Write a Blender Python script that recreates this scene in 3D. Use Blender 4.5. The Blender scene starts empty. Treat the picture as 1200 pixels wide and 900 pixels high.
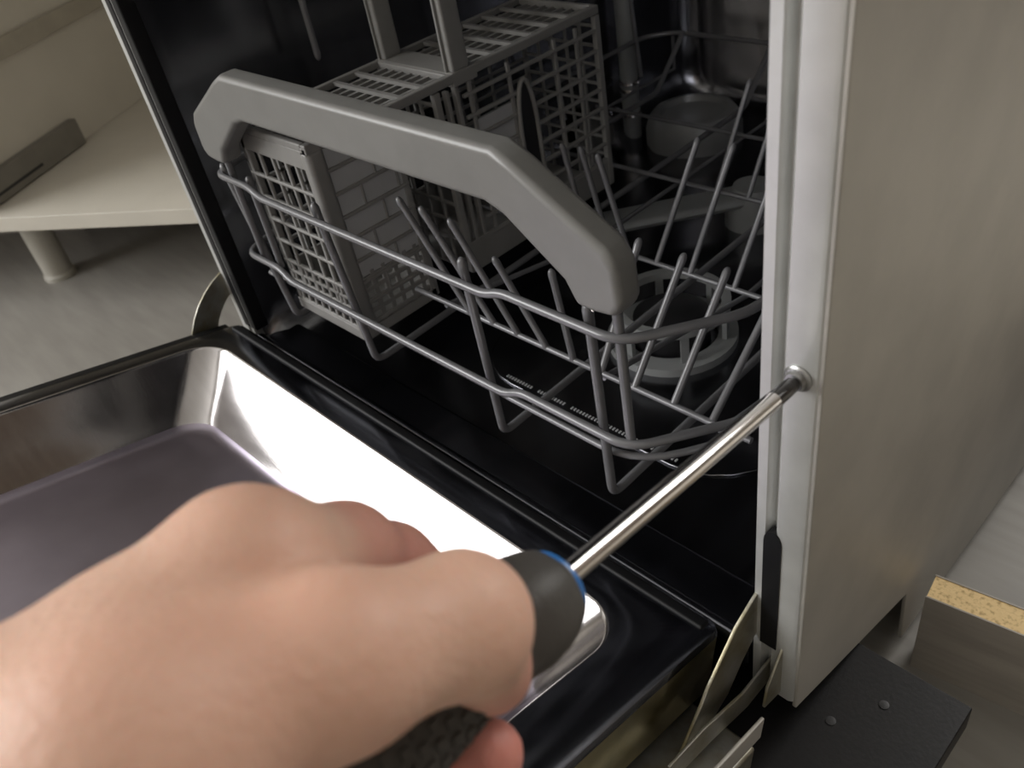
import bpy, bmesh, math, random
import numpy as np
from mathutils import Vector, Matrix
random.seed(4)
SC = bpy.context.scene
COL = SC.collection

# ------------------------------------------------------------------ camera
F_PX = 994.61
CAM = np.array([0.31615, -0.18209, 0.43587])
R = np.array([[0.6959364235539373, 0.7000068779672013, -0.16019633319638327],
              [0.3549591512243444, -0.5292566122408338, -0.7706435228829532],
              [-0.6242407350798631, 0.4794557426895288, -0.6168028011195998]])  # rows: right, down, forward
cd = bpy.data.cameras.new('camera'); cam = bpy.data.objects.new('camera', cd); COL.objects.link(cam)
cd.sensor_width = 36; cd.lens = F_PX / 1200 * 36; cd.clip_start = 0.01
m = Matrix.Identity(4)
for i in range(3):
    m[i][0] = R[0][i]; m[i][1] = -R[1][i]; m[i][2] = -R[2][i]; m[i][3] = CAM[i]
cam.matrix_world = m
cd.dof.use_dof = True; cd.dof.focus_distance = 0.36; cd.dof.aperture_fstop = 17.0
SC.camera = cam

# room axes: the machine stands turned against the kitchen walls
DD = np.array([0.8412, 0.5408, 0.0]); EE = np.array([-0.5408, 0.8412, 0.0])
def W(d, e, z): return tuple(DD * d + EE * e + np.array([0, 0, z]))
ROOM = Matrix.Rotation(math.atan2(0.5408, 0.8412), 4, 'Z')

# ------------------------------------------------------------------ world, lights, exposure
wd = bpy.data.worlds.new('world'); SC.world = wd; wd.use_nodes = True
wd.node_tree.nodes['Background'].inputs[0].default_value = (0.75, 0.85, 1.0, 1)
wd.node_tree.nodes['Background'].inputs[1].default_value = 0.6
def area(name, loc, direction, sx, sy, power, col):
    l = bpy.data.lights.new(name, 'AREA'); l.shape = 'RECTANGLE'; l.size = sx; l.size_y = sy
    l.energy = power; l.color = col
    o = bpy.data.objects.new(name, l); COL.objects.link(o); o.location = loc
    o.rotation_euler = Vector(direction).to_track_quat('-Z', 'Y').to_euler()
    return o
WIN_E0, WIN_E1, WIN_Z0, WIN_Z1, WIN_D = -1.8, 0.2, 0.62, 2.1, -2.2
area('window_daylight', W(WIN_D - 0.16, (WIN_E0 + WIN_E1) / 2, (WIN_Z0 + WIN_Z1) / 2), tuple(DD), 2.0, 1.48, 36, (1.0, 0.98, 0.95))
vs = SC.view_settings
vs.view_transform = 'Standard'; vs.look = 'None'; vs.gamma = 1; vs.use_curve_mapping = False
vs.exposure = 1.1

W2 = (0.5, 1.9, 0.65, 1.95)      # unseen window added for the bright shaft highlight: d0, d1, z0, z1
area('added_window_light', W((W2[0] + W2[1]) / 2, 0.98 + .16, (W2[2] + W2[3]) / 2), tuple(-EE), 1.4, 1.3, 21, (1.0, 0.96, 0.9))


# ------------------------------------------------------------------ materials
MATS = {}
def mat(name, col, rough=0.5, metal=0.0, noise=0.0, nscale=40, bump=0.0, bscale=200, stretch=(1, 1, 1), col2=None,
        spec=0.5, sss=0.0, rvar=0.0, lo=0.35, hi=0.65):
    M = bpy.data.materials.new(name); M.use_nodes = True
    nt = M.node_tree; b = nt.nodes['Principled BSDF']
    b.inputs['Base Color'].default_value = (*col, 1); b.inputs['Roughness'].default_value = rough
    b.inputs['Metallic'].default_value = metal; b.inputs['Specular IOR Level'].default_value = spec
    if sss:
        b.inputs['Subsurface Weight'].default_value = sss
        b.inputs['Subsurface Radius'].default_value = (1, 0.35, 0.2); b.inputs['Subsurface Scale'].default_value = 0.006
    tc = nt.nodes.new('ShaderNodeTexCoord'); mp = nt.nodes.new('ShaderNodeMapping')
    mp.inputs['Scale'].default_value = stretch
    nt.links.new(tc.outputs['Object'], mp.inputs[0])
    nz = nt.nodes.new('ShaderNodeTexNoise'); nz.inputs['Scale'].default_value = nscale; nz.inputs['Detail'].default_value = 5
    nt.links.new(mp.outputs[0], nz.inputs['Vector'])
    rp = nt.nodes.new('ShaderNodeValToRGB')
    rp.color_ramp.elements[0].position = lo; rp.color_ramp.elements[1].position = hi
    c2 = col2 if col2 else tuple(c * (1 - noise) for c in col)
    rp.color_ramp.elements[0].color = (*c2, 1); rp.color_ramp.elements[1].color = (*col, 1)
    nt.links.new(nz.outputs['Fac'], rp.inputs[0])
    nt.links.new(rp.outputs[0], b.inputs['Base Color'])
    if rvar:
        mr = nt.nodes.new('ShaderNodeMapRange'); mr.inputs['To Min'].default_value = rough; mr.inputs['To Max'].default_value = rough + rvar
        nt.links.new(nz.outputs['Fac'], mr.inputs['Value']); nt.links.new(mr.outputs[0], b.inputs['Roughness'])
    if bump:
        n2 = nt.nodes.new('ShaderNodeTexNoise'); n2.inputs['Scale'].default_value = bscale; n2.inputs['Detail'].default_value = 3
        nt.links.new(mp.outputs[0], n2.inputs['Vector'])
        bp = nt.nodes.new('ShaderNodeBump'); bp.inputs['Strength'].default_value = bump; bp.inputs['Distance'].default_value = 0.001
        nt.links.new(n2.outputs['Fac'], bp.inputs['Height']); nt.links.new(bp.outputs[0], b.inputs['Normal'])
    MATS[name] = M
    return M
mat('galvanised', (0.46, 0.44, 0.40), 0.5, 0.5, 0.12, 30, 0.03, 300, rvar=0.1)
mat('flange_zinc', (0.60, 0.605, 0.59), 0.38, 0.55, 0.1, 60, rvar=0.1)
mat('tub_steel', (0.26, 0.262, 0.28), 0.14, 1.0, 0.25, 18, 0.02, 120, rvar=0.12)
mat('liner_steel', (0.46, 0.44, 0.44), 0.13, 1.0, 0.1, 30, 0.02, 200, stretch=(1, 6, 1), rvar=0.06)
mat('pan_steel', (0.40, 0.36, 0.43), 0.36, 1.0, 0.1, 30, 0.02, 200, rvar=0.06)  # same liner sheet, its dim purplish reflection put into the colour
mat('rim_steel', (0.16, 0.165, 0.19), 0.16, 1.0, 0.15, 30, rvar=0.1)  # steel with a dark reflection put into the colour
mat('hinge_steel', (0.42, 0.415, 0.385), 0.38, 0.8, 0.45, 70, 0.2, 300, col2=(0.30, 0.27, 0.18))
mat('side_steel', (0.55, 0.50, 0.33), 0.28, 1.0, 0.3, 50, 0.3, 90)  # liner side wall, yellowish reflection put into the colour
mat('screw_zinc', (0.34, 0.34, 0.335), 0.32, 0.8, 0.15)
mat('chrome', (0.82, 0.78, 0.76), 0.14, 1.0, 0.05)
mat('black_tip', (0.014, 0.010, 0.010), 0.25, 0.0, 0.1)
mat('black_rubber', (0.008, 0.008, 0.009), 0.5, 0, 0.3, spec=0.25)
mat('handle_rubber', (0.058, 0.052, 0.046), 0.55, 0, 0.15, 60, 0.15, 900)
mat('blue_plastic', (0.03, 0.16, 0.45), 0.35)
mat('rack_coat', (0.16, 0.16, 0.168), 0.24, 0.1, 0.12, 50)
mat('rack_bead', (0.45, 0.45, 0.45), 0.3, 0.1)
mat('grey_plastic', (0.18, 0.178, 0.17), 0.34, 0, 0.08, 60, 0.03, 700)
mat('basket_plastic', (0.235, 0.23, 0.22), 0.4, 0, 0.1, 60)
mat('basket_plate', (0.42, 0.425, 0.43), 0.4, 0, 0.08, 60)
mat('filter_plastic', (0.28, 0.29, 0.29), 0.4, 0, 0.1)
mat('dark_plastic', (0.02, 0.02, 0.022), 0.4, 0, 0.2)
mat('black_board', (0.007, 0.0065, 0.007), 0.42, 0, 0.25, 200, 0.08, 500, spec=0.3)
mat('laminate', (0.33, 0.30, 0.265), 0.45, 0, 0.22, 14, 0.02, 200, stretch=(1, 1, 9))
mat('chipboard', (0.78, 0.58, 0.30), 0.8, 0, 0, 420, 0.5, 500, col2=(0.46, 0.31, 0.14), lo=0.30, hi=0.5)
mat('cabinet_white', (0.58, 0.545, 0.475), 0.4, 0, 0.05, 20, 0.02, 200)
mat('runner_metal', (0.25, 0.235, 0.21), 0.5, 0.4, 0.1)
mat('strip_brown', (0.40, 0.365, 0.30), 0.5, 0, 0.1)
mat('leg_plastic', (0.45, 0.43, 0.38), 0.45, 0, 0.05)
mat('floor_wood', (0.29, 0.275, 0.25), 0.42, 0, 0, 5, 0.03, 60, stretch=(2.5, 16, 1), col2=(0.235, 0.22, 0.20), lo=0.3, hi=0.7)
mat('sleeve_cloth', (0.02, 0.021, 0.026), 0.9, 0, 0.3, 300, 0.4, 500)
mat('dark_wood', (0.11, 0.08, 0.055), 0.5, 0, 0.3, 6, stretch=(1, 1, 8))
mat('pale_plastic', (0.26, 0.265, 0.265), 0.3, 0, 0.05)
mat('wall_paint', (0.55, 0.52, 0.47), 0.8, 0, 0.04, 8)
mat('ceiling_paint', (0.7, 0.69, 0.66), 0.85, 0, 0.03, 8)
mat('frame_white', (0.75, 0.75, 0.74), 0.4, 0, 0.03)
mat('skin', (0.70, 0.455, 0.345), 0.52, 0, 0, 28, 0.35, 420, col2=(0.65, 0.385, 0.285), sss=0.35, spec=0.35, lo=0.3, hi=0.7)
def skin_red():
    nt = MATS['skin'].node_tree; b = nt.nodes['Principled BSDF']
    src = b.inputs['Base Color'].links[0].from_socket
    at = nt.nodes.new('ShaderNodeAttribute'); at.attribute_name = 'redness'
    mx = nt.nodes.new('ShaderNodeMix'); mx.data_type = 'RGBA'
    nt.links.new(at.outputs['Fac'], mx.inputs['Factor']); nt.links.new(src, mx.inputs['A'])
    mx.inputs['B'].default_value = (0.58, 0.235, 0.19, 1); nt.links.new(mx.outputs['Result'], b.inputs['Base Color'])
skin_red()
mat('nail', (0.70, 0.44, 0.35), 0.3, 0, 0.05, sss=0.1)

# ------------------------------------------------------------------ helpers
def link(name, me, material, parent=None, smooth=True):
    o = bpy.data.objects.new(name, me); COL.objects.link(o)
    if material: me.materials.append(MATS[material])
    if smooth and me.polygons:
        me.polygons.foreach_set('use_smooth', [True] * len(me.polygons))
    if parent: o.parent = parent
    return o
def from_bm(name, bm, material, parent=None, smooth=False, bevel=0.0, seg=2, angle=30):
    bmesh.ops.recalc_face_normals(bm, faces=bm.faces[:])
    me = bpy.data.meshes.new(name); bm.to_mesh(me); bm.free()
    o = link(name, me, material, parent, smooth)
    if bevel:
        md = o.modifiers.new('bevel', 'BEVEL'); md.width = bevel; md.segments = seg
        md.limit_method = 'ANGLE'; md.angle_limit = math.radians(angle)
        me.polygons.foreach_set('use_smooth', [True] * len(me.polygons))
        wn = o.modifiers.new('normals', 'WEIGHTED_NORMAL'); wn.keep_sharp = True
    return o
def thing(name, label, cat, loc=(0, 0, 0), group=None):
    o = bpy.data.objects.new(name, None); COL.objects.link(o); o.location = loc; o.empty_display_size = 0.02
    return tag(o, label, cat, group)
def tag(o, label, cat, group=None):
    o['label'] = label; o['category'] = cat
    if group: o['group'] = group
    return o
def keep(o, parent):
    """parent without moving: meshes are modelled in world coordinates"""
    o.parent = parent; bpy.context.view_layer.update()
    o.matrix_parent_inverse = parent.matrix_world.inverted(); return o
def abox(bm, x0, x1, y0, y1, z0, z1, mtx=None):
    vs_ = []
    for z in (z0, z1):
        for (x, y) in ((x0, y0), (x1, y0), (x1, y1), (x0, y1)):
            v = Vector((x, y, z)); vs_.append(bm.verts.new(mtx @ v if mtx else v))
    for f in ((0, 3, 2, 1), (4, 5, 6, 7), (0, 1, 5, 4), (1, 2, 6, 5), (2, 3, 7, 6), (3, 0, 4, 7)):
        bm.faces.new([vs_[i] for i in f])
def box(name, x0, x1, y0, y1, z0, z1, material, parent=None, bevel=0.0, mtx=None, seg=2):
    bm = bmesh.new(); abox(bm, x0, x1, y0, y1, z0, z1, mtx)
    return from_bm(name, bm, material, parent, bevel=bevel, seg=seg)
def fillet(pts, rad, n=5):
    pts = [Vector(p) for p in pts]; out = [pts[0]]
    for i in range(1, len(pts) - 1):
        a, b, c = pts[i - 1], pts[i], pts[i + 1]
        l = min(rad, (a - b).length * 0.49, (c - b).length * 0.49)
        p = b + (a - b).normalized() * l; q = b + (c - b).normalized() * l
        for k in range(n + 1):
            t = k / n; out.append(p * (1 - t) ** 2 + b * 2 * t * (1 - t) + q * t * t)
    out.append(pts[-1]); return out
def add_tube(bm, pts, r, n=10, caps=True, radii=None):
    pts = [Vector(p) for p in pts]
    d0 = (pts[1] - pts[0]).normalized()
    up = Vector((0, 0, 1)) if abs(d0.z) < 0.9 else Vector((1, 0, 0))
    u = d0.cross(up).normalized(); rings = []; pd = d0
    for i, p in enumerate(pts):
        if i == 0: d = d0
        elif i == len(pts) - 1: d = (pts[-1] - pts[-2]).normalized()
        else: d = ((pts[i + 1] - p).normalized() + (p - pts[i - 1]).normalized()).normalized()
        q = pd.rotation_difference(d); u = (q @ u); u = (u - d * u.dot(d)).normalized(); pd = d
        v = d.cross(u); rr = radii[i] if radii else r
        rings.append([bm.verts.new(p + (u * math.cos(2 * math.pi * k / n) + v * math.sin(2 * math.pi * k / n)) * rr) for k in range(n)])
    for a, b in zip(rings, rings[1:]):
        for k in range(n): bm.faces.new([a[k], a[(k + 1) % n], b[(k + 1) % n], b[k]])
    if caps: bm.faces.new(rings[0][::-1]); bm.faces.new(rings[-1])
def rod(name, pts, r, material, parent, rad=0.0, n=10, ball=False):
    if rad: pts = fillet(pts, rad)
    pts = [Vector(p) for p in pts]; rr = None
    if ball:      # rounded, slightly thicker end dipped in coating
        d = (pts[-1] - pts[-2]).normalized(); e = pts[-1]
        ext = [e - d * r * 3, e - d * r * 2, e - d * r, e, e + d * r * 0.6]
        rr = [r] * (len(pts) - 1) + [r, r * 1.06, r * 1.1, r * 0.9, r * 0.4]
        pts = pts[:-1] + ext
    bm = bmesh.new(); add_tube(bm, pts, r, n, True, rr)
    o = from_bm(name, bm, material, parent, smooth=True); o.data.set_sharp_from_angle(angle=math.radians(55)); return o
def add_lathe(bm, prof, n=32, lobes=0, amp=0.0, mtx=None):
    rings = []
    for (r, z) in prof:
        ring = []
        for k in range(n):
            a = 2 * math.pi * k / n; rr = r * (1 + amp * math.cos(lobes * a)) if lobes else r
            v = Vector((rr * math.cos(a), rr * math.sin(a), z)); ring.append(bm.verts.new(mtx @ v if mtx else v))
        rings.append(ring)
    for a, b in zip(rings, rings[1:]):
        for k in range(n): bm.faces.new([a[k], a[(k + 1) % n], b[(k + 1) % n], b[k]])
    bm.faces.new(rings[0][::-1]); bm.faces.new(rings[-1])
def lathe(name, prof, material, parent=None, mtx=None, n=32, lobes=0, amp=0.0, sharp=True):
    bm = bmesh.new(); add_lathe(bm, prof, n, lobes, amp, mtx)
    o = from_bm(name, bm, material, parent, smooth=True)
    if sharp: o.data.set_sharp_from_angle(angle=math.radians(38))
    return o
def prism(name, outline, axis, a0, a1, material, parent=None, bevel=0.0, seg=2, mtx=None):
    """outline in the plane normal to axis, thick from a0 to a1"""
    bm = bmesh.new(); L = []
    for a in (a0, a1):
        ring = []
        for (p, q) in outline:
            v = {'x': (a, p, q), 'y': (p, a, q), 'z': (p, q, a)}[axis]
            v = Vector(v); ring.append(bm.verts.new(mtx @ v if mtx else v))
        L.append(ring)
    n = len(outline)
    bm.faces.new(L[0]); bm.faces.new(L[1][::-1])
    for k in range(n): bm.faces.new([L[0][k], L[1][k], L[1][(k + 1) % n], L[0][(k + 1) % n]])
    return from_bm(name, bm, material, parent, bevel=bevel, seg=seg)
def structure(o):
    o['kind'] = 'structure'; return o

# ------------------------------------------------------------------ room shell
D0, D1, E0, E1, HT = -2.2, 2.3, -2.4, 0.98, 2.5
structure(box('floor', D0 - .3, D1 + .1, E0 - .1, E1 + .1, -0.05, 0.0, 'floor_wood', mtx=ROOM))
structure(box('ceiling', D0 - .3, D1 + .1, E0 - .1, E1 + .1, HT, HT + 0.1, 'ceiling_paint', mtx=ROOM))
bm = bmesh.new()
abox(bm, D0, W2[0], E1, E1 + .14, 0, HT, ROOM); abox(bm, W2[1], D1, E1, E1 + .14, 0, HT, ROOM)
abox(bm, W2[0], W2[1], E1, E1 + .14, 0, W2[2], ROOM); abox(bm, W2[0], W2[1], E1, E1 + .14, W2[3], HT, ROOM)
structure(from_bm('wall_back', bm, 'wall_paint'))
bm = bmesh.new()
for (a, b, c, d) in ((W2[0], W2[0] + .05, W2[2], W2[3]), (W2[1] - .05, W2[1], W2[2], W2[3]),
                     (W2[0] + .05, W2[1] - .05, W2[2], W2[2] + .05), (W2[0] + .05, W2[1] - .05, W2[3] - .05, W2[3])):
    abox(bm, a, b, E1 + .06, E1 + .12, c, d, ROOM)
structure(from_bm('added_window', bm, 'frame_white'))  # frame of the unseen window added for the shaft highlight
structure(box('wall_front', D0, D1, E0 - .1, E0, 0, HT, 'wall_paint', mtx=ROOM))
structure(box('wall_right', D1, D1 + .1, E0 - .1, E1 + .1, 0, HT, 'dark_wood', mtx=ROOM))
bm = bmesh.new()
abox(bm, D0 - .14, D0, E0 - .1, WIN_E0, 0, HT, ROOM); abox(bm, D0 - .14, D0, WIN_E1, E1 + .1, 0, HT, ROOM)
abox(bm, D0 - .14, D0, WIN_E0, WIN_E1, 0, WIN_Z0, ROOM); abox(bm, D0 - .14, D0, WIN_E0, WIN_E1, WIN_Z1, HT, ROOM)
structure(from_bm('wall_left', bm, 'wall_paint'))
bm = bmesh.new()
for (a, b, c, d) in ((WIN_E0, WIN_E0 + .05, WIN_Z0, WIN_Z1), (WIN_E1 - .05, WIN_E1, WIN_Z0, WIN_Z1),
                     (WIN_E0 + .05, WIN_E1 - .05, WIN_Z0, WIN_Z0 + .05), (WIN_E0 + .05, WIN_E1 - .05, WIN_Z1 - .05, WIN_Z1)):
    abox(bm, D0 - .12, D0 - .06, a, b, c, d, ROOM)
structure(from_bm('window_1', bm, 'frame_white'))

# ------------------------------------------------------------------ dishwasher body
dw = thing('dishwasher', 'slim dishwasher with grey steel side panel, dark tub and its door hanging open', 'dishwasher', (0, 0.25, 0))
HB = 0.82; YB = 0.56; ZB = 0.09
def part(o, parent=None): return keep(o, parent or dw)
rp = part(prism('side_panel', [(0.0012, ZB), (0.108, 0.056), (0.113, 0.012), (YB, 0.012), (YB, HB), (0.0012, HB)], 'x', 0.2225, 0.2245, 'galvanised', bevel=0.0006))
rp['label'] = 'dull galvanised side panel'
part(box('side_panel', -0.2245, -0.2225, 0.0012, YB, ZB, HB, 'galvanised', bevel=0.0006))
part(box('top_panel', -0.222, 0.222, 0.004, YB, HB - .004, HB, 'galvanised'))
part(box('back_panel', -0.222, 0.222, YB - .004, YB, ZB, HB - .004, 'galvanised'))
part(box('base', -0.2, 0.2, 0.02, YB - .02, 0.071, 0.097, 'dark_plastic'))
for (x, y) in ((-.17, .1), (.17, .13), (-.17, .5), (.17, .5)):
    part(lathe('foot', [(.012, 0.052), (.02, .05), (.022, .01), (.024, 0.0)][::-1] + [(.008, .056), (.008, .075)], 'dark_plastic',
               mtx=Matrix.Translation((x, y, 0)), n=16))
# front flange, a folded profile: inner lip, groove, broad flat band, rounded outer edge
def flange(side):
    prof = [(0.2035, 0.012), (0.2035, 0.0015), (0.2042, 0.0), (0.2078, 0.0), (0.2086, 0.0012), (0.2092, 0.0042),
            (0.2108, 0.0042), (0.2116, 0.0012), (0.2126, 0.0), (0.2212, 0.0), (0.2226, 0.0006), (0.2236, 0.0018),
            (0.2225, 0.006), (0.2045, 0.0135)]
    bm = bmesh.new(); z0, z1 = ZB + 0.004, HB - .006
    # the band runs uncut; the hinge-arm opening is a black prism
    a = [bm.verts.new((side * x, y, z0)) for x, y in prof]; b = [bm.verts.new((side * x, y, z1)) for x, y in prof]
    n = len(prof)
    for k in range(n): bm.faces.new([a[k], a[(k + 1) % n], b[(k + 1) % n], b[k]])
    bm.faces.new(a); bm.faces.new(b)
    o = from_bm('front_flange', bm, 'flange_zinc', smooth=True); o.data.set_sharp_from_angle(angle=math.radians(25))
    return part(o)
fr = flange(1); flange(-1)
# black prism paints the dark hinge-arm opening onto the right flange
bm = bmesh.new()
sl = [(0.2074 + 0.0036 * (1 + math.cos(math.pi * k / 8)), 0.188 + 0.006 * math.sin(math.pi * k / 8)) for k in range(9)]
part(prism('hinge_slot_shade', sl + [(0.2074, 0.125), (0.2146, 0.125)], 'y', -0.0005, 0.003, 'black_rubber'))
# left opening: dark stepped seal between flange and tub
for (x0, x1, y0, y1) in ((-0.2155, -0.2085, -0.0005, 0.003), (-0.2075, -0.199, -0.0003, 0.010)):
    part(box('door_seal', x0, x1, y0, y1, 0.122, HB - .02, 'black_rubber', bevel=0.001))
part(box('door_seal', -0.198, 0.2, 0.002, 0.012, HB - .035, HB - .012, 'black_rubber', bevel=0.001))
# tub: one open box with rounded inner corners
def rrect(x0, x1, y0, y1, r, n=6):
    out = []
    for (cx, cy, a0) in ((x1 - r, y1 - r, 0), (x0 + r, y1 - r, 90), (x0 + r, y0 + r, 180), (x1 - r, y0 + r, 270)):
        for k in range(n + 1):
            a = math.radians(a0 + 90 * k / n); out.append((cx + r * math.cos(a), cy + r * math.sin(a)))
    return out
bm = bmesh.new(); rings = []
TX, TZ0, TZ1 = 0.203, 0.106, 0.79
for (y, inset, r) in ((0.006, 0, .012), (0.02, 0, .03), (0.48, 0.004, .03), (0.496, 0.008, .03), (0.505, 0.024, .03)):
    rings.append([bm.verts.new((x, y, z)) for x, z in rrect(-TX + inset, TX - inset, TZ0 + inset * .3, TZ1 - inset, r)])
for a, b in zip(rings, rings[1:]):
    n = len(a)
    for k in range(n): bm.faces.new([a[k], a[(k + 1) % n], b[(k + 1) % n], b[k]])
bm.faces.new(rings[-1])
tub = from_bm('tub', bm, 'tub_steel', smooth=True); tub.data.set_sharp_from_angle(angle=math.radians(60))
part(tub)
# front sill of the tub with a rolled dark lip
part(rod('sill_lip', [(-0.2, 0.001, 0.1155), (0.2, 0.001, 0.1155)], 0.0036, 'rim_steel', None, n=12))
part(box('sill', -0.202, 0.202, 0.0, 0.03, 0.098, 0.114, 'rim_steel', bevel=0.003))
# filter plate, ring filter and spray arm on the tub floor
FC = (0.040, 0.170)
plate = part(prism('filter_plate', rrect(-.062, .150, .073, .30, .045), 'z', TZ0 + .0002, TZ0 + .0016, 'tub_steel', bevel=.0006))
for g in range(5):
    for k in range(10):
        xx = -.024 + g * .0275 + k * .0023
        part(box('filter_slot', xx - .0005, xx + .0005, .0765, .0785, TZ0 + .0012, TZ0 + .0020, 'basket_plate'), plate)
bm = bmesh.new()
MF = Matrix.Translation((FC[0] - .002, FC[1] - .004, TZ0))
def ring_seg(bm, r0, r1, z0, z1, a0, a1, n, M):
    L = []
    for k in range(n + 1):
        a = a0 + (a1 - a0) * k / n; c, s = math.cos(a), math.sin(a)
        L.append([bm.verts.new(M @ Vector(v)) for v in ((r0 * c, r0 * s, z0), (r1 * c, r1 * s, z0), (r1 * c, r1 * s, z1), (r0 * c, r0 * s, z1))])
    full = abs(a1 - a0 - 2 * math.pi) < 1e-6
    for a, b in zip(L, L[1:]):
        for k in range(4): bm.faces.new([a[k], b[k], b[(k + 1) % 4], a[(k + 1) % 4]])
    if not full: bm.faces.new(L[0]); bm.faces.new(L[-1][::-1])
    else: bmesh.ops.remove_doubles(bm, verts=bm.verts[:], dist=1e-6)
ring_seg(bm, .031, .0365, .026, .031, 0, 2 * math.pi, 40, MF); ring_seg(bm, .029, .041, .0015, .007, 0, 2 * math.pi, 40, MF)
for k in range(6):
    a = k * math.pi / 3 + .35; ring_seg(bm, .0325, .0355, .006, .027, a - .07, a + .07, 2, MF)
flt = part(from_bm('filter', bm, 'filter_plastic', smooth=True)); flt.data.set_sharp_from_angle(angle=math.radians(40))
part(lathe('filter_core', [(.024, TZ0 + .002), (.024, TZ0 + .02), (.018, TZ0 + .024)], 'dark_plastic', mtx=Matrix.Translation((FC[0] - .002, FC[1] - .004, 0)), n=28))
sp = bmesh.new()
abox(sp, -.15, .15, -.014, .014, 0, .008)
bmesh.ops.transform(sp, matrix=Matrix.Translation((-0.0, 0.315, TZ0 + .02)) @ Matrix.Rotation(.9, 4, 'Z'), verts=sp.verts[:])
part(from_bm('spray_arm', sp, 'filter_plastic', bevel=.004))
part(lathe('spray_hub', [(.02, TZ0), (.02, TZ0 + .018), (.014, TZ0 + .032)], 'filter_plastic', mtx=Matrix.Translation((0, .315, 0)), n=24))
part(lathe('salt_cap', [(.042, TZ0), (.042, TZ0 + .014), (.039, TZ0 + .024), (.036, TZ0 + .028), (.030, TZ0 + .029), (.028, TZ0 + .024), (.01, TZ0 + .023)], 'pale_plastic', mtx=Matrix.Translation((-.128, .42, 0)), n=40, lobes=10, amp=.012))
feed = part(rod('water_pipe', [(-.182, .40, TZ0), (-.182, .40, .60), (-.1, .37, .63), (0, .28, .63)], .008, 'filter_plastic', None, rad=.03, n=16))
for z in (.128, .150, .157): part(lathe('pipe_ring', [(.0082, z), (.0098, z + .0008), (.0098, z + .0032), (.0082, z + .004)], 'chrome', mtx=Matrix.Translation((-.182, .40, 0)), n=20))

# screw in the right flange
SCX, SCY, SCZ = 0.2170, 0.0, 0.2675
MY = Matrix.Translation((SCX, SCY, SCZ)) @ Matrix.Rotation(math.radians(90), 4, 'X')   # local z -> -Y
sc = part(lathe('screw', [(.0046, 0), (.0046, .0006), (.0041, .0011), (.0034, .0013), (.0034, .0022), (.0030, .0029), (.0018, .0031)], 'screw_zinc', mtx=MY, n=28))
sc['label'] = 'round screw head on the front flange'
# hinges
HR = [(0.020, 0.158), (0.008, 0.157), (-0.003, 0.1525), (-0.014, 0.147), (-0.033, 0.129), (-0.040, 0.1195), (-0.052, 0.106),
      (-0.046, 0.097), (-0.030, 0.104), (-0.020, 0.1085), (-0.010, 0.120), (0.004, 0.132), (0.020, 0.132)]
h = part(prism('hinge_arm', HR, 'x', 0.2040, 0.2056, 'hinge_steel', bevel=.0004)); h['label'] = 'bent grey steel hinge arm'
part(prism('hinge_arm', [(0.006, 0.112), (-0.018, 0.112), (-0.045, 0.121), (-0.066, 0.124), (-0.066, 0.112), (-0.04, 0.106), (-0.015, 0.098), (0.006, 0.098)],
           'x', 0.2100, 0.2114, 'hinge_steel', bevel=.0004))
part(prism('hinge_bracket', [(0.010, 0.135), (0.0005, 0.128), (-0.010, 0.112), (-0.012, 0.1), (0.010, 0.094)], 'x', 0.2162, 0.2176, 'hinge_steel', bevel=.0004))
HL = []
for k in range(9):
    t = k / 8; a = math.radians(100 + 68 * t)
    HL.append((0.022 + 0.066 * math.cos(a) * 1.0, 0.102 + 0.066 * math.sin(a)))
HLi = []
for k in range(9):
    t = k / 8; a = math.radians(168 - 68 * t)
    HLi.append((0.022 + 0.046 * math.cos(a), 0.102 + 0.050 * math.sin(a)))
h = part(prism('hinge_arm', HL + HLi, 'x', -0.2225, -0.2208, 'hinge_steel', bevel=.0004)); h['label'] = 'curved steel hinge strap'

# ------------------------------------------------------------------ door (hangs about 13 degrees above level)
TILT = math.radians(13)
MD = Matrix(((1, 0, 0, 0), (0, -math.cos(TILT), math.sin(TILT), 0), (0, math.sin(TILT), math.cos(TILT), 0.13), (0, 0, 0, 1)))
# local: x right, y outward along the door, z out of the liner face; wait for mirrored handedness: normals are recalculated
DX0, DX1, DL = -0.207, 0.1945, 0.70
door = part(box('door', -0.2215, 0.2215, 0.014, DL, -0.085, -0.044, 'hinge_steel', bevel=.002, mtx=MD))
door['label'] = 'open door seen from inside with a deep steel trough'
bm = bmesh.new()
def ring3(x0, x1, y0, y1, r, z, n=8): return [bm.verts.new(MD @ Vector((x, y, z))) for x, y in rrect(x0, x1, y0, y1, r, n)]
rr_ = [ring3(DX0 - .0, DX1, 0.0065, DL - .004, .006, -0.034),
       ring3(DX0 - .0, DX1, 0.0065, DL - .004, .006, -0.004),
       ring3(DX0 + .0010, DX1 - .0010, 0.0072, DL - .005, .006, -0.0012),
       ring3(DX0 + .0032, DX1 - .0032, 0.0090, DL - .006, .006, 0.0)]
T = (-0.1905, 0.1665, 0.0345, 0.60)
rr_ += [ring3(T[0] - .0012, T[1] + .0012, T[2] - .0012, T[3] + .001, .0225, 0.0),
        ring3(T[0], T[1], T[2], T[3], .0215, -0.0008),
        ring3(T[0] + .0006, T[1] - .0006, T[2] + .0006, T[3] - .0006, .021, -0.002)]
n_rim = len(rr_) - 1
S = 0.0265
for (t, zz) in ((.5, -.02), (.86, -.034), (.93, -.0372), (.985, -.0390), (1.06, -.0402), (1.2, -.0406)):
    i = S * t; rr_.append(ring3(T[0] + i * .95, T[1] - i * .95, T[2] + i * 1.08, T[3] - i, .0215, zz))
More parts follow.
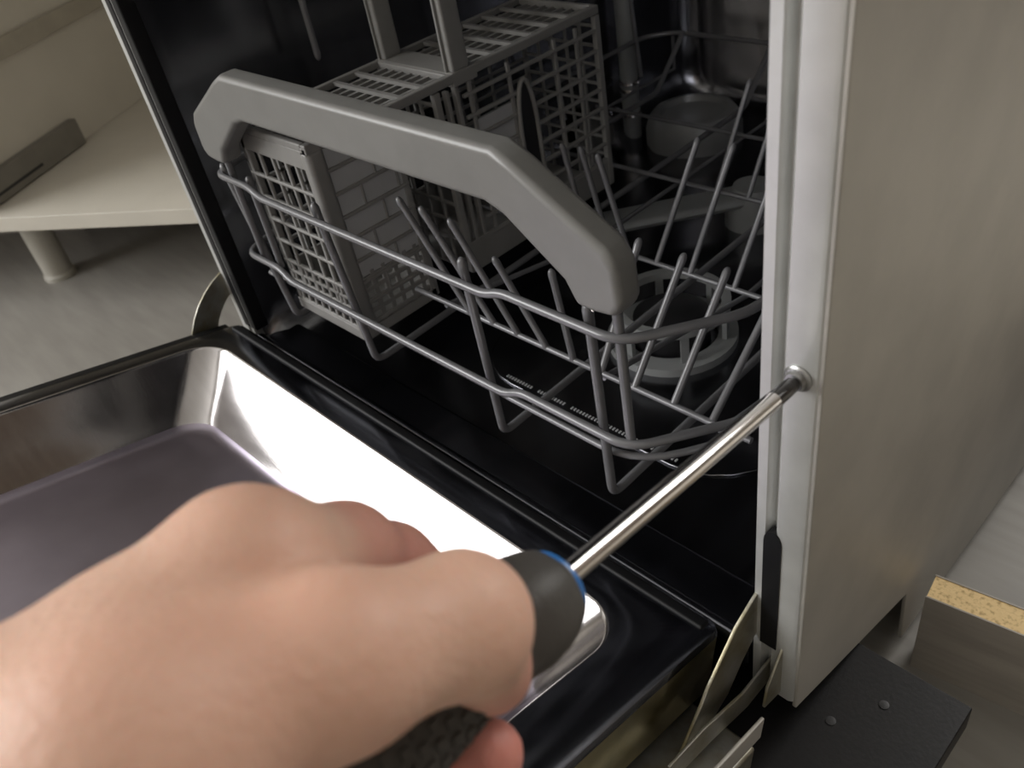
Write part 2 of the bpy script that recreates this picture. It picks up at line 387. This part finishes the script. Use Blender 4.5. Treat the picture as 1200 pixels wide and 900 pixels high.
for j, (a, b) in enumerate(zip(rr_, rr_[1:])):
    n = len(a)
    for k in range(n):
        f = bm.faces.new([a[k], a[(k + 1) % n], b[(k + 1) % n], b[k]])
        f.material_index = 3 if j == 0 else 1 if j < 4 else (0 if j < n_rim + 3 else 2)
f = bm.faces.new(rr_[-1]); f.material_index = 2
lin = from_bm('door_liner', bm, 'liner_steel', smooth=True)
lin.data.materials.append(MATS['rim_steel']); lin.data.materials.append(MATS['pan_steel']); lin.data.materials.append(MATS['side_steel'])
lin.data.set_sharp_from_angle(angle=math.radians(35))
keep(lin, door)
# side edge of the outer door skin, standing up like a lip on both sides
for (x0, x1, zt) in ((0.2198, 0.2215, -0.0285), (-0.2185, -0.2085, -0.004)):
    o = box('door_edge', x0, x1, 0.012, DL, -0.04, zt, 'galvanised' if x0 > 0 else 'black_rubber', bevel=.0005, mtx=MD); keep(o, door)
# rubber bottom seal along the door's hinge edge
o = box('bottom_seal', -0.2, 0.19, 0.0105, 0.0165, -0.002, 0.0016, 'black_rubber', bevel=.0012, mtx=MD); keep(o, door)

# ------------------------------------------------------------------ lower rack
rack = thing('dish_rack', 'grey coated wire dish rack with moulded plastic handle, in the dishwasher', 'dish rack', (0, 0.2, 0.15))
def rk(o, parent=None): return keep(o, parent or rack)
rw = 0.00205
def loop(z, xs, yb, jog, zj):
    return [(0.0, -jog, zj), (0.075, -jog, zj), (0.084, 0, z), (0.146, 0, z), (0.172, 0.045, z - .004), (xs, yb - .02, z - .004), (xs - .02, yb, z - .004),
            (-xs + .02, yb, z - .004), (-xs, yb - .02, z - .004), (-0.172, 0.03, z - .002), (-0.158, 0, z), (-0.120, 0, z), (-0.108, -jog, zj), (0.0, -jog, zj)]
rk(rod('upper_rail', loop(0.2520, .178, .44, .0015, 0.2492), rw, 'rack_coat', None, rad=.010))
rk(rod('lower_rail', loop(0.199, .172, .43, .0015, 0.1950), rw, 'rack_coat', None, rad=.010))
rk(rod('cross_wire', [(-.16, .010, .1785), (.14, .010, .1785), (.165, .045, .18)], .0017, 'rack_coat', None, rad=.02))
# front uprights that turn under the rack and run to the back
for i, (xt, zt, xb) in enumerate(((-.1555, .256, -.136), (-.127, .254, -.1275), (-.060, .254, -.0505), (.056, .2565, .056), (.128, .259, .127))):
    zb = .155; y0 = .0045
    if i == 1:
        rk(rod('upright_wire', [(xt, y0, .196), (xt, y0, zt)], .002, 'rack_coat', None, ball=True)); continue
    rk(rod('upright_wire', [(xb, .42, .20), (xb, .38, .162), (xb, y0 + .002, zb), (xt, y0, zt)], .0022, 'rack_coat', None, rad=.006, ball=True))
rk(rod('upright_wire', [(.1435, .0042, .199), (.1435, .0035, .270)], .0021, 'rack_coat', None))
rk(rod('upright_wire', [(-.1455, .0042, .199), (-.1435, .0035, .270)], .0021, 'rack_coat', None))
for y in (.08, .2, .3, .4):        # side uprights
    for s in (-1, 1):
        rk(rod('upright_wire', [(s * .168, y, .165), (s * .1765, y, .252)], .0018, 'rack_coat', None))
# floor wires across the rack, seen under the cutlery basket and between the tines
base_rods = [(.042, .1865, -.045, .175), (.16, .1645, -.14, .17), (.25, .166, -.16, .17), (.33, .166, -.16, .17)]
for (y, z, xa, xb) in base_rods:
    rk(rod('floor_wire', [(xa, y, z), (xb, y, z)], .0016, 'rack_coat', None))
for x in (-.155, -.02, .095, .16):
    rk(rod('floor_wire', [(x, .042, .184 if x > -.05 else .158), (x, .16, .162), (x, .43, .163), (x, .43, .195)], .0016, 'rack_coat', None))
# tines: base -> tip
tines = [((.114, .042, .187), (.114, .082, .2355)), ((.136, .042, .188), (.136, .083, .2345)), ((.156, .042, .188), (.156, .084, .222)),
         ((.094, .042, .187), (.094, .076, .2405)), ((.038, .042, .187), (.010, .036, .248)), ((.058, .042, .187), (.036, .038, .2335)),
         ((.076, .042, .187), (.070, .042, .2350)), ((.020, .042, .187), (-.012, .036, .249)), ((.002, .042, .187), (-.03, .036, .250)),
         ((.034, .16, .165), (.034, .204, .225)), ((.058, .16, .165), (.058, .204, .226)), ((.088, .16, .165), (.088, .204, .226)), ((.115, .16, .165), (.115, .204, .226)),
         ((-.020, .16, .165), (-.031, .158, .228)), ((-.002, .16, .165), (-.016, .158, .229)), ((.013, .16, .165), (-.003, .158, .227))]
for k in range(6):
    tines.append(((.014 + .024 * k, .25, .166), (.014 + .024 * k, .288, .226)))
    tines.append(((.014 + .024 * k, .33, .166), (.014 + .024 * k, .368, .226)))
for (b, t) in tines:
    rk(rod('tine', [b, t], .0018, 'rack_coat', None, ball=True, n=8))
for s in (-1, 1):                  # wheels that carry the rack on the tub side
    for y in (.09, .35):
        M = Matrix.Translation((s * .183, y, .1275)) @ Matrix.Rotation(math.radians(90), 4, 'Y')
        rk(lathe('wheel', [(.019, -.004), (.0215, -.003), (.0215, .003), (.019, .004)], 'grey_plastic', mtx=M, n=24))
        rk(rod('wheel_bracket', [(s * .183, y, .1275), (s * .173, y, .135), (s * .170, y, .182)], .003, 'rack_coat', None, rad=.005))
# moulded handle across the front
half_o = [(.139, .2645), (.149, .2655), (.1525, .271), (.1515, .286), (.147, .2925), (.108, .3145), (.098, .3190)]
half_i = [(.090, .2960), (.099, .2930), (.126, .274), (.131, .2645)]
out = half_o + [(-x, z) for x, z in half_o[::-1]] + [(-x, z) for x, z in half_i[::-1]] + half_i
hd = prism('handle', out, 'y', -.0045, .0085, 'grey_plastic', bevel=.004, seg=4)
rk(hd); hd['label'] = 'light grey plastic rack handle'
for (x, z) in ((.103, .3165), (.088, .3183), (.02, .3186), (-.02, .3184), (.1375, .2655), (-.05, .3185), (.113, .310), (.04, .3184)):   # water drops
    bm = bmesh.new(); bmesh.ops.create_icosphere(bm, subdivisions=2, radius=.0006)
    bmesh.ops.transform(bm, matrix=Matrix.Translation((x, -.0024, z - .0012)) @ Matrix.Diagonal((1.3, 1, .7, 1)), verts=bm.verts[:])
    rk(from_bm('water_drop', bm, 'chrome', smooth=True), hd)

# ------------------------------------------------------------------ cutlery basket
cb = thing('cutlery_basket', 'dark grey plastic cutlery basket with grid lid and carrying handle', 'cutlery basket', (-.1, .12, .157))
BX0, BX1, BZ0, BZ1 = -0.1385, -0.0665, 0.1595, 0.2795
BY0, BYG, BYH, BY1 = 0.0125, 0.069, 0.100, 0.240
def ck(o, parent=None): return keep(o, parent or cb)
def xb(bm, x0, x1, y0, y1, z0, z1): abox(bm, min(x0, x1), max(x0, x1), min(y0, y1), max(y0, y1), min(z0, z1), max(z0, z1))
def face_x(bm, y, t, x0, x1, rows, cols, z0, z1):      # bars on a face normal to Y
    for z in rows: xb(bm, x0, x1, y - t * .6, y + t * .6, z - .0011, z + .0011)
    for x in cols: xb(bm, x - .0013, x + .0013, y - t * .5, y + t * .5, z0, z1)
# front unit: front panel
bm = bmesh.new(); y = BY0 + .001
xb(bm, BX0, BX1, y - .001, y + .0015, BZ1 - .013, BZ1 - .002)                              # solid rim band
xb(bm, BX0, BX0 + .005, y - .001, y + .003, BZ0, BZ1); xb(bm, BX1 - .006, BX1, y - .001, y + .006, BZ0, BZ1)
rows = [BZ1 - .013 - .0145 * k for k in range(1, 6)]
face_x(bm, y, .002, BX0, BX1, rows, [BX0 + .0175, BX0 + .0315, BX0 + .0455, BX0 + .056], BZ0 + .02, BZ1 - .012)
zl = BZ0 + .034
for k in range(5): xb(bm, BX0, BX1, y - .001, y + .001, zl - k * .0068 - .0012, zl - k * .0068 + .0012)
for k in range(9): xb(bm, BX0 + .006 + k * .0075, BX0 + .0085 + k * .0075, y - .0008, y + .001, BZ0, zl)
xb(bm, BX0, BX1, y - .0014, y + .0015, BZ0 - .001, BZ0 + .0065)
ck(from_bm('front_panel', bm, 'basket_plastic', bevel=.0007))
ck(box('corner_post', BX1 - .0075, BX1 + .0012, BY0 - .0005, BY0 + .0105, BZ0 - .001, BZ1 - .002, 'basket_plastic', bevel=.003, seg=3))
# front unit: right side, a pale plate crossed by darker bars, small holes low down
pl_ = ck(box('side_plate', BX1 - .0018, BX1 - .0004, BY0 + .004, BYG, BZ0 + .038, BZ1 - .004, 'basket_plate'))
pl_['label'] = 'pale grey side plate behind thin bars'
bm = bmesh.new(); x = BX1
rows = [BZ1 - .016 - .0138 * k for k in range(7)]
for i, z in enumerate(rows): xb(bm, x - .002, x + .0008, BY0 + .004, BYG, z - .0011, z + .0011)
for i in range(len(rows) - 1):
    for yy in ((BY0 + .026, BY0 + .05) if i % 2 else (BY0 + .037,)):
        xb(bm, x - .0018, x + .0004, yy - .0008, yy + .0008, rows[i + 1], rows[i])
for k in range(5): xb(bm, x - .002, x, BY0 + .004, BYG, BZ0 + .008 + k * .007 - .0015, BZ0 + .008 + k * .007 + .0015)
for k in range(7): xb(bm, x - .002, x - .0002, BY0 + .009 + k * .008 - .0016, BY0 + .009 + k * .008 + .0016, BZ0, BZ0 + .04)
xb(bm, x - .0025, x + .0004, BYG - .004, BYG, BZ0, BZ1 - .004); xb(bm, x - .0025, x + .0004, BY0, BYG, BZ0 - .001, BZ0 + .006)
ck(from_bm('side_panel', bm, 'basket_plastic', bevel=.0005))
bm = bmesh.new()                                                                             # left and rear walls, floor
xb(bm, BX0, BX0 + .0015, BY0, BYG, BZ0, BZ0 + .03); xb(bm, BX0, BX0 + .002, BY0, BY0 + .006, BZ0, BZ1)
for k in range(7): xb(bm, BX0, BX0 + .002, BY0, BYG, BZ0 + .03 + k * .0138, BZ0 + .032 + k * .0138)
for k in range(5): xb(bm, BX0, BX0 + .002, BY0 + .004 + k * .013, BY0 + .006 + k * .013, BZ0, BZ1 - .004)
xb(bm, BX0, BX1, BYG - .002, BYG, BZ0, BZ1 - .004)
xb(bm, BX0, BX1 - .001, BY0 + .001, BYG, BZ0 - .001, BZ0 + .001)
ck(from_bm('inner_wall', bm, 'basket_plastic'))
# rear unit: open grid on the right side, ribs at its front end
bm = bmesh.new(); x = BX1
rows = [BZ1 - .013 - .0128 * k for k in range(8)]
for z in rows: xb(bm, x - .002, x + .0006, BYH + .02, BY1, z - .0011, z + .0011)
for yy in (BYH + .026, BYH + .0575, BYH + .098, BYH + .118): xb(bm, x - .002, x, yy - .0013, yy + .0013, BZ0, BZ1 - .006)
for yy in (BYH + .001, BYH + .009, BYH + .016): xb(bm, x - .004, x, yy - .0013, yy + .0013, BZ0, BZ1 - .006)
for yy in (BYH + .0, BY1 - .003): xb(bm, x - .003, x + .0008, yy - .0015, yy + .003, BZ0, BZ1 - .004)
xb(bm, x - .0025, x + .0004, BYH, BY1, BZ0 - .001, BZ0 + .02)
xb(bm, BX0, BX0 + .002, BYH, BY1, BZ0, BZ0 + .03)
for k in range(8): xb(bm, BX0, BX0 + .002, BYH, BY1, BZ0 + .03 + k * .0125, BZ0 + .032 + k * .0125)
for k in range(9): xb(bm, BX0, BX0 + .002, BYH + k * .017, BYH + k * .017 + .002, BZ0, BZ1 - .004)
for yy in (BYH, BY1 - .002):
    for k in range(8): xb(bm, BX0, BX1, yy, yy + .002, BZ0 + .02 + k * .0125, BZ0 + .022 + k * .0125)
    for k in range(6): xb(bm, BX0 + k * .0135, BX0 + k * .0135 + .002, yy, yy + .002, BZ0, BZ1 - .004)
xb(bm, BX0, BX1, BYH, BY1, BZ0 - .001, BZ0 + .001)
ck(from_bm('rear_grid', bm, 'basket_plastic', bevel=.0005))
# long oval slot frame and solid panel on the rear unit's side
ov = []
for k in range(24):
    a = 2 * math.pi * k / 24; ov.append((x + .0012, BYH + .066 + .0075 * math.cos(a), BZ0 + .055 + .034 * math.sin(a) + (.012 if math.sin(a) > 0 else -.012)))
ck(rod('slot_frame', ov + [ov[0]], .0016, 'basket_plastic', None, n=8))
ck(prism('slot_cover', [(BYH + .066 + .0068 * math.cos(2 * math.pi * k / 24), BZ0 + .055 + .033 * math.sin(2 * math.pi * k / 24) + (.012 if k <= 12 else -.012)) for k in range(24)],
         'x', x - .001, x + .0008, 'dark_plastic'))
ck(box('side_plate', x - .0026, x - .0012, BYH + .026, BYH + .0575, BZ0 + .03, BZ1 - .03, 'basket_plate'))
# grid lid: frame plus single slats
bm = bmesh.new(); z0, z1 = BZ1 - .0025, BZ1 + .0018
for (y0, y1) in ((BY0, .116), (.131, BY1)):
    xb(bm, BX0, BX0 + .004, y0, y1, z0, z1); xb(bm, BX1 - .004, BX1 + .0006, y0, y1, z0 - .001, z1)
    xb(bm, BX0 + .004, BX1 - .004, y0, y0 + .0035, z0, z1); xb(bm, BX0 + .004, BX1 - .004, y1 - .0035, y1, z0, z1)
lid = ck(from_bm('lid', bm, 'basket_plastic', bevel=.0008))
ck(box('bridge', BX0, BX1 + .0006, .114, .133, BZ1 - .006, BZ1 + .0022, 'basket_plastic', bevel=.001))
for (y0, y1) in ((BY0 + .0035, .1125), (.1345, BY1 - .0035)):
    n = 6
    for k in range(1, n):
        yy = y0 + (y1 - y0) * k / n
        ck(box('slat', BX0 + .004, BX1 - .004, yy - .0014, yy + .0014, BZ1 - .001, BZ1 + .0012, 'basket_plastic'), lid)
    for k in range(1, 8):
        xx = BX0 + .004 + (BX1 - BX0 - .008) * k / 8
        ck(box('slat', xx - .0011, xx + .0011, y0, y1, BZ1 - .0055, BZ1 - .001, 'basket_plastic'), lid)
# carrying handle: two flat posts and a grip
cy = .1235
for xx in (BX0 + .004, BX1 - .005):
    ck(prism('handle_post', [(xx - .004, BZ1 + .0015), (xx - .0036, BZ1 + .115), (xx + .0036, BZ1 + .115), (xx + .005, BZ1 + .0015)], 'y', cy - .0075, cy + .0055, 'basket_plastic', bevel=.0016))
    ck(box('post_rib', xx - .0008, xx + .0008, cy - .0092, cy - .0072, BZ1 + .0015, BZ1 + .11, 'basket_plastic', bevel=.0005))
ck(box('grip', BX0 - .001, BX1 + .001, cy - .009, cy + .009, BZ1 + .108, BZ1 + .122, 'basket_plastic', bevel=.004, seg=3))

# ------------------------------------------------------------------ upper rack (above the picture, one wire hangs into view)
ur = thing('upper_rack', 'upper wire rack with one bead-tipped wire hanging above the cutlery basket', 'dish rack', (0, 0.25, 0.45))
for (z, n_) in ((.47, 'lower_rail'), (.56, 'upper_rail')):
    keep(rod(n_, [(-.1, .03, z), (.18, .03, z), (.18, .44, z), (-.18, .44, z), (-.18, .03, z), (-.1, .03, z)], .0023, 'rack_coat', None, rad=.02), ur)
for k in range(11):
    xx = -.16 + .032 * k
    keep(rod('wire', [(xx, .03, .562), (xx, .033, .47), (xx, .437, .47), (xx, .44, .562)], .0017, 'rack_coat', None, rad=.006), ur)
keep(rod('hanging_wire', [(-.176, .099, .47), (-.176, .098, .2835)], .0022, 'rack_coat', None, ball=True), ur)
for s in (-1, 1):
    o = keep(box('runner', s * .1925 - .0105, s * .1925 + .0105, .03, .46, .462, .478, 'grey_plastic', bevel=.002), ur)

# ------------------------------------------------------------------ things to the right: black board and chipboard panel
blk = thing('black_board', 'black board sticking out from under the dishwasher, beside the chipboard panel', 'board', (.2, 0, 0))
keep(box('board', .06, .2755, -.12, .059, .054, .070, 'black_board', bevel=.0006), blk)
for (xx, yy) in ((.1, -.08), (.255, -.08), (.255, .035), (.1, .035)):
    keep(lathe('foot', [(.014, 0), (.014, .006), (.009, .01), (.009, .054)], 'dark_plastic', mtx=Matrix.Translation((xx, yy, 0)), n=18), blk)
for (xx, yy) in ((.247, .037), (.2335, .016)):
    keep(lathe('plug', [(.0022, .0699), (.0022, .0704), (.0015, .0705)], 'dark_plastic', mtx=Matrix.Translation((xx, yy, 0)), n=16), blk)
ch = thing('chipboard_panel', 'laminated chipboard panel on edge with raw cut edge, beside the dishwasher', 'panel', (.4, .12, 0))
MC = Matrix.Translation((.2335, .109, 0)) @ Matrix.Rotation(math.radians(7.5), 4, 'Z')
keep(box('core', 0, .55, .0008, .0152, 0, .0598, 'chipboard', mtx=MC), ch)['label'] = 'raw yellow chipboard cut edge'
keep(box('laminate', -.0004, .55, 0, .0008, 0, .0602, 'laminate', mtx=MC), ch)
keep(box('laminate', -.0004, .55, .0152, .016, 0, .0602, 'laminate', mtx=MC), ch)

shade_base = thing('shade_board', 'unseen board on round legs, added to shade the floor behind the chipboard panel', 'board', (.55, .35, 0))  # unseen light blocker, added to darken the floor beside the machine
keep(box('board', .100, .66, .020, .52, .100, .116, 'cabinet_white', mtx=MC, bevel=.0006), shade_base)
for (xx, yy) in ((.16, .07), (.60, .07), (.16, .46), (.60, .46)):
    keep(lathe('leg', [(.0185, 0), (.0185, .005), (.0165, .007), (.0165, .085), (.022, .09), (.024, .10)], 'leg_plastic', mtx=MC @ Matrix.Translation((xx, yy, 0)), n=24), shade_base)

# ------------------------------------------------------------------ open cabinet on legs at the left
cab = thing('base_cabinet', 'off-white open kitchen cabinet on short round legs, left of the dishwasher', 'cabinet', W(-.36, .6, 0))
def cbx(name, d0, d1, e0, e1, z0, z1, mt, bevel=0.0): return keep(box(name, d0, d1, e0, e1, z0, z1, mt, mtx=ROOM, bevel=bevel), cab)
CD0, CD1, CE0, CE1 = -.616, -.116, .314, .86
cbx('bottom_board', CD0, CD1, CE0, CE1, .10, .116, 'cabinet_white', .0006)
cbx('side_panel', CD0, CD0 + .016, CE0, CE1, .116, .82, 'cabinet_white', .0006)
cbx('side_panel', CD1 - .016, CD1, CE0, CE1, .116, .82, 'cabinet_white', .0006)
cbx('back_panel', CD0 + .016, CD1 - .016, CE1 - .006, CE1, .116, .804, 'cabinet_white')
cbx('top_board', CD0 + .016, CD1 - .016, CE0, CE1 - .006, .804, .82, 'cabinet_white', .0006)
r1 = cbx('drawer_runner', CD0 + .016, CD0 + .027, CE0 + .012, .497, .1175, .1465, 'runner_metal', .001)
o = keep(box('runner_groove', CD0 + .0268, CD0 + .0274, CE0 + .012, .42, .1245, .1275, 'dark_plastic', mtx=ROOM), r1)
cbx('drawer_runner', CD0 + .016, CD0 + .021, CE0 + .012, .8, .232, .252, 'strip_brown', .001)
for (d, e) in ((CD0 + .05, None), (CD1 - .06, .39), (CD0 + .05, .80), (CD1 - .06, .80)):
    P = W(d, e, 0) if e else (-.731, -.005, 0)
    keep(lathe('leg', [(.0185, 0), (.0185, .005), (.0165, .007), (.0165, .085), (.022, .09), (.024, .10)], 'leg_plastic', mtx=Matrix.Translation((P[0], P[1], 0)), n=24), cab)

# unseen closed cabinet, added to keep window light from under the open one
nb = thing('base_cabinet', 'closed off-white kitchen cabinet with plinth, unseen, added to shade under the open cabinet', 'cabinet', W(-.92, .6, 0))
def nbx(name, d0, d1, e0, e1, z0, z1, mt, bevel=0.0): return keep(box(name, d0, d1, e0, e1, z0, z1, mt, mtx=ROOM, bevel=bevel), nb)
nbx('body', -1.217, -.617, .334, .86, .10, .82, 'cabinet_white')
nbx('plinth_board', -1.217, -.66, .50, .516, 0, .10, 'laminate')
nd = nbx('door', -1.215, -.620, .314, .333, .103, .818, 'cabinet_white', .001)
keep(rod('handle', [W(-.68, .314, .62), W(-.68, .288, .62), W(-.68, .288, .76), W(-.68, .314, .76)], .004, 'chrome', None, rad=.008), nd)

# ------------------------------------------------------------------ screwdriver (blade on the screw, handle towards the hand)
def cam2w(p): return CAM + R.T @ np.array(p, float)
def px(x, y, d): return np.array([(x - 600) / F_PX * d, (y - 450) / F_PX * d, d])
TIP = np.array([SCX + .0004, -.0030, SCZ + .0003]); BASE = cam2w(px(672, 668, .183))
ax = Vector(BASE - TIP); LS = ax.length; ax.normalize()
MS = Matrix.Translation(Vector(TIP)) @ ax.to_track_quat('Z', 'Y').to_matrix().to_4x4()
sd = thing('screwdriver', 'screwdriver with shiny shaft and black rubber handle, set on the flange screw', 'screwdriver', tuple(TIP))
keep(lathe('tip', [(.0012, -.0012), (.0024, .002), (.0026, .008), (.00262, .0135)], 'black_tip', mtx=MS, n=28), sd)
keep(lathe('shaft', [(.00262, .0135), (.0027, .0138), (.0027, LS + .009)], 'chrome', mtx=MS, n=32), sd)
keep(lathe('collar_ring', [(.004, LS + .0048), (.0072, LS + .0051), (.0082, LS + .0060), (.0084, LS + .0085)], 'blue_plastic', mtx=MS, n=36), sd)
HP = [(.0080, .0056), (.0092, .0066), (.0105, .0092), (.0117, .0135), (.0119, .018), (.0110, .0225), (.0101, .0275), (.0104, .034), (.0118, .046), (.0132, .06),
      (.0138, .078), (.0134, .095), (.0118, .106), (.008, .111), (.002, .1125)]
grip = keep(lathe('handle', [(r, LS + .0012 + s) for r, s in HP], 'handle_rubber', mtx=MS, n=72, lobes=6, amp=.02, sharp=False), sd)
# raised dimple rows on the grip (fine relief, one mesh)
bm = bmesh.new()
for j in range(17):
    s = .036 + j * .0034
    r = np.interp(s, [q[1] for q in HP], [q[0] for q in HP])
    for k in range(22):
        a = 2 * math.pi * (k + .5 * (j % 2)) / 22
        rr = r * (1 + .02 * math.cos(6 * a))
        M = MS @ Matrix.Rotation(a, 4, 'Z') @ Matrix.Translation((rr, 0, LS + .0012 + s))
        abox(bm, -.0004, .0005, -.0010, .0010, -.0010, .0010, M)
g = keep(from_bm('grip_studs', bm, 'handle_rubber'), grip); g['kind'] = 'stuff'

# ------------------------------------------------------------------ hand: one continuous skin from a blended distance field
Bc = px(672, 668, .183); Ac = R @ (TIP - CAM); U = (Bc - Ac) / np.linalg.norm(Bc - Ac)
def axp(s): return Bc + U * s
rel_p, rel_d, rel_t = np.array([-.017, .012, .019]), np.array([-.003, .0196, .0150]), np.array([.0062, .0192, .0046])
chains = {
 'thumb': [(px(160, 880, .116), .0165), (px(395, 775, .127), .0128), (px(540, 730, .141), .0110), (px(570, 783, .1570), .0088)],
 'index': [(px(288, 675, .140), .0140), (px(402, 654, .167), .0102), (px(458, 664, .180), .0085), (px(540, 712, .186), .0074)],
 'middle': [(px(262, 770, .155), .0130), (axp(.045) + rel_p, .0103), (axp(.043) + rel_d, .0086), (px(572, 884, .1655), .0072)],
 'ring': [(px(205, 860, .158), .0125), (axp(.066) + rel_p, .0098), (axp(.064) + rel_d, .0083), (axp(.060) + rel_t * 1.07, .0070)],
 'little': [(px(130, 950, .156), .0112), (axp(.085) + rel_p * .95, .0085), (axp(.083) + rel_d * .95, .0072), (axp(.078) + rel_t, .0062)],
}
wrist = px(-30, 968, .122); wrist2 = px(-20, 1030, .137)
fore = np.array([-.232, .158, .034])
palm = [((wrist, .0195), chains['index'][0]), ((wrist2, .019), chains['middle'][0]), ((wrist2, .018), chains['ring'][0]), ((wrist2 + [0, .01, .004], .015), chains['little'][0]),
        ((wrist, .0195), chains['thumb'][0]), ((chains['thumb'][0][0], .0165), (chains['index'][0][0] * .55 + wrist * .45, .015)),
        ((chains['thumb'][1][0] * .75 + chains['thumb'][0][0] * .25 + [0, .003, .006], .0085), (chains['index'][0][0] + [0, .002, .005], .0090)),
        ((wrist, .0235), (fore, .036)), ((wrist2, .021), (fore + [.01, .01, .01], .034))]
allp = np.array([p for c in chains.values() for p, _ in c] + [wrist, wrist2, fore])
lo_, hi_ = allp.min(0) - .042, allp.max(0) + .03
H = .0014
N = np.ceil((hi_ - lo_) / H).astype(int)
gx, gy, gz = [lo_[i] + H * np.arange(N[i]) for i in range(3)]
P = np.stack(np.meshgrid(gx, gy, gz, indexing='ij'), -1).astype(np.float32)
def cone(a, ra, b, rb):
    a = np.asarray(a, np.float32); ba = np.asarray(b, np.float32) - a
    pa = P - a; t = np.clip((pa @ ba) / (ba @ ba), 0, 1)
    return np.sqrt(((pa - t[..., None] * ba) ** 2).sum(-1)) - (ra + (rb - ra) * t)
def smin(a, b, k):
    h_ = np.clip(.5 + .5 * (b - a) / k, 0, 1); return b * (1 - h_) + a * h_ - k * h_ * (1 - h_)
hand = None
for (a, ra), (b, rb) in palm:
    c = cone(a, ra, b, rb); hand = c if hand is None else smin(hand, c, .010)
fingers = None
for nm, c in chains.items():
    fg = None
    for (a, ra), (b, rb) in zip(c, c[1:]):
        q = cone(a, ra, b, rb); fg = q if fg is None else smin(fg, q, .0035)
    # knuckle swelling at the bends
    for (a, ra) in c[1:3]:
        q = np.sqrt(((P - a.astype(np.float32)) ** 2).sum(-1)) - ra * 1.05; fg = smin(fg, q, .003)
    fingers = fg if fingers is None else smin(fingers, fg, .0012)
hand = smin(hand, fingers, .0055)
def surface_nets(Fv, lo, h):
    s = Fv < 0
    idx = -np.ones(np.array(Fv.shape) - 1, int)
    cs = np.zeros(idx.shape, np.int8)
    for i in (0, 1):
        for j in (0, 1):
            for k in (0, 1): cs += s[i:i + idx.shape[0], j:j + idx.shape[1], k:k + idx.shape[2]]
    cell = np.argwhere((cs > 0) & (cs < 8)); idx[tuple(cell.T)] = np.arange(len(cell))
    acc = np.zeros((len(cell), 3)); cnt = np.zeros(len(cell))
    cor = [(i, j, k) for i in (0, 1) for j in (0, 1) for k in (0, 1)]
    for a in cor:
        for b in cor:
            dlt = np.array(b) - a
            if dlt.sum() == 1 and (dlt >= 0).all():
                fa = Fv[tuple((cell + a).T)]; fb = Fv[tuple((cell + b).T)]
                msk = (fa < 0) != (fb < 0); t = fa / np.where(fa == fb, 1, fa - fb)
                acc[msk] += (np.array(a) + t[:, None] * dlt)[msk]; cnt[msk] += 1
    verts = lo + h * (cell + acc / cnt[:, None])
    quads = []
    for axis in range(3):
        o1, o2 = [(1, 2), (2, 0), (0, 1)][axis]
        sl0 = [slice(1, -1)] * 3; sl1 = [slice(1, -1)] * 3
        sl0[axis] = slice(0, -1); sl1[axis] = slice(1, None)
        e = np.argwhere(s[tuple(sl0)] != s[tuple(sl1)])
        off = np.array([1, 1, 1]); off[axis] = 0; e = e + off
        flip = s[tuple(e.T)]
        def cc(d1, d2):
            c = e.copy(); c[:, o1] -= d1; c[:, o2] -= d2; return idx[tuple(c.T)]
        q = np.stack([cc(0, 0), cc(1, 0), cc(1, 1), cc(0, 1)], 1)
        q[~flip] = q[~flip][:, ::-1]; quads.append(q)
    return verts, np.concatenate(quads)
V, Q = surface_nets(hand, lo_, H)
V = CAM + V @ R
me = bpy.data.meshes.new('person_hand')
me.from_pydata(V.tolist(), [], Q.tolist()); me.update()
bm = bmesh.new(); bm.from_mesh(me); bmesh.ops.recalc_face_normals(bm, faces=bm.faces[:])
for _ in range(4): bmesh.ops.smooth_vert(bm, verts=bm.verts[:], factor=.5, use_axis_x=True, use_axis_y=True, use_axis_z=True)
bm.to_mesh(me); bm.free()
ho = link('person_hand', me, 'skin')
red = np.zeros(len(me.vertices), np.float32); co = np.zeros(len(me.vertices) * 3); me.vertices.foreach_get('co', co); co = co.reshape(-1, 3)
def seg_d(a, b):
    a = cam2w(a); b = cam2w(b); ba = b - a; t = np.clip(((co - a) @ ba) / (ba @ ba), 0, 1)
    return np.linalg.norm(co - a - t[:, None] * ba, axis=1)
for (a, b, wgt, rad) in ((chains['index'][1][0], chains['index'][3][0], .75, .020), (chains['middle'][2][0], chains['middle'][3][0], 1.0, .018), (chains['thumb'][3][0], chains['thumb'][3][0] + [0, .004, .003], .7, .016),
                         (chains['ring'][2][0], chains['ring'][3][0], .9, .016), (chains['little'][2][0], chains['little'][3][0], .9, .016)):
    red = np.maximum(red, wgt * np.clip((rad - seg_d(a, b)) / (rad * .55), 0, 1))
at = me.attributes.new('redness', 'FLOAT', 'POINT'); at.data.foreach_set('value', red)
tag(ho, 'bare left hand gripping the screwdriver handle with the thumb on top', 'hand')

# unseen dark cloth tube on the forearm, added to shade the wrist
f0 = wrist * .62 + fore * .38; f1 = fore + (fore - wrist) * .2
bm = bmesh.new(); add_tube(bm, [tuple(cam2w(p)) for p in [f0 + (f1 - f0) * t for t in (0, .01, .03, .06, .2, .35, .5, .7, .9, 1.0)]], .04, 24, True,
                           [.037, .0425, .0435, .042, .0445, .043, .047, .046, .050, .049])
keep(from_bm('shade_sleeve', bm, 'sleeve_cloth', smooth=True), ho)
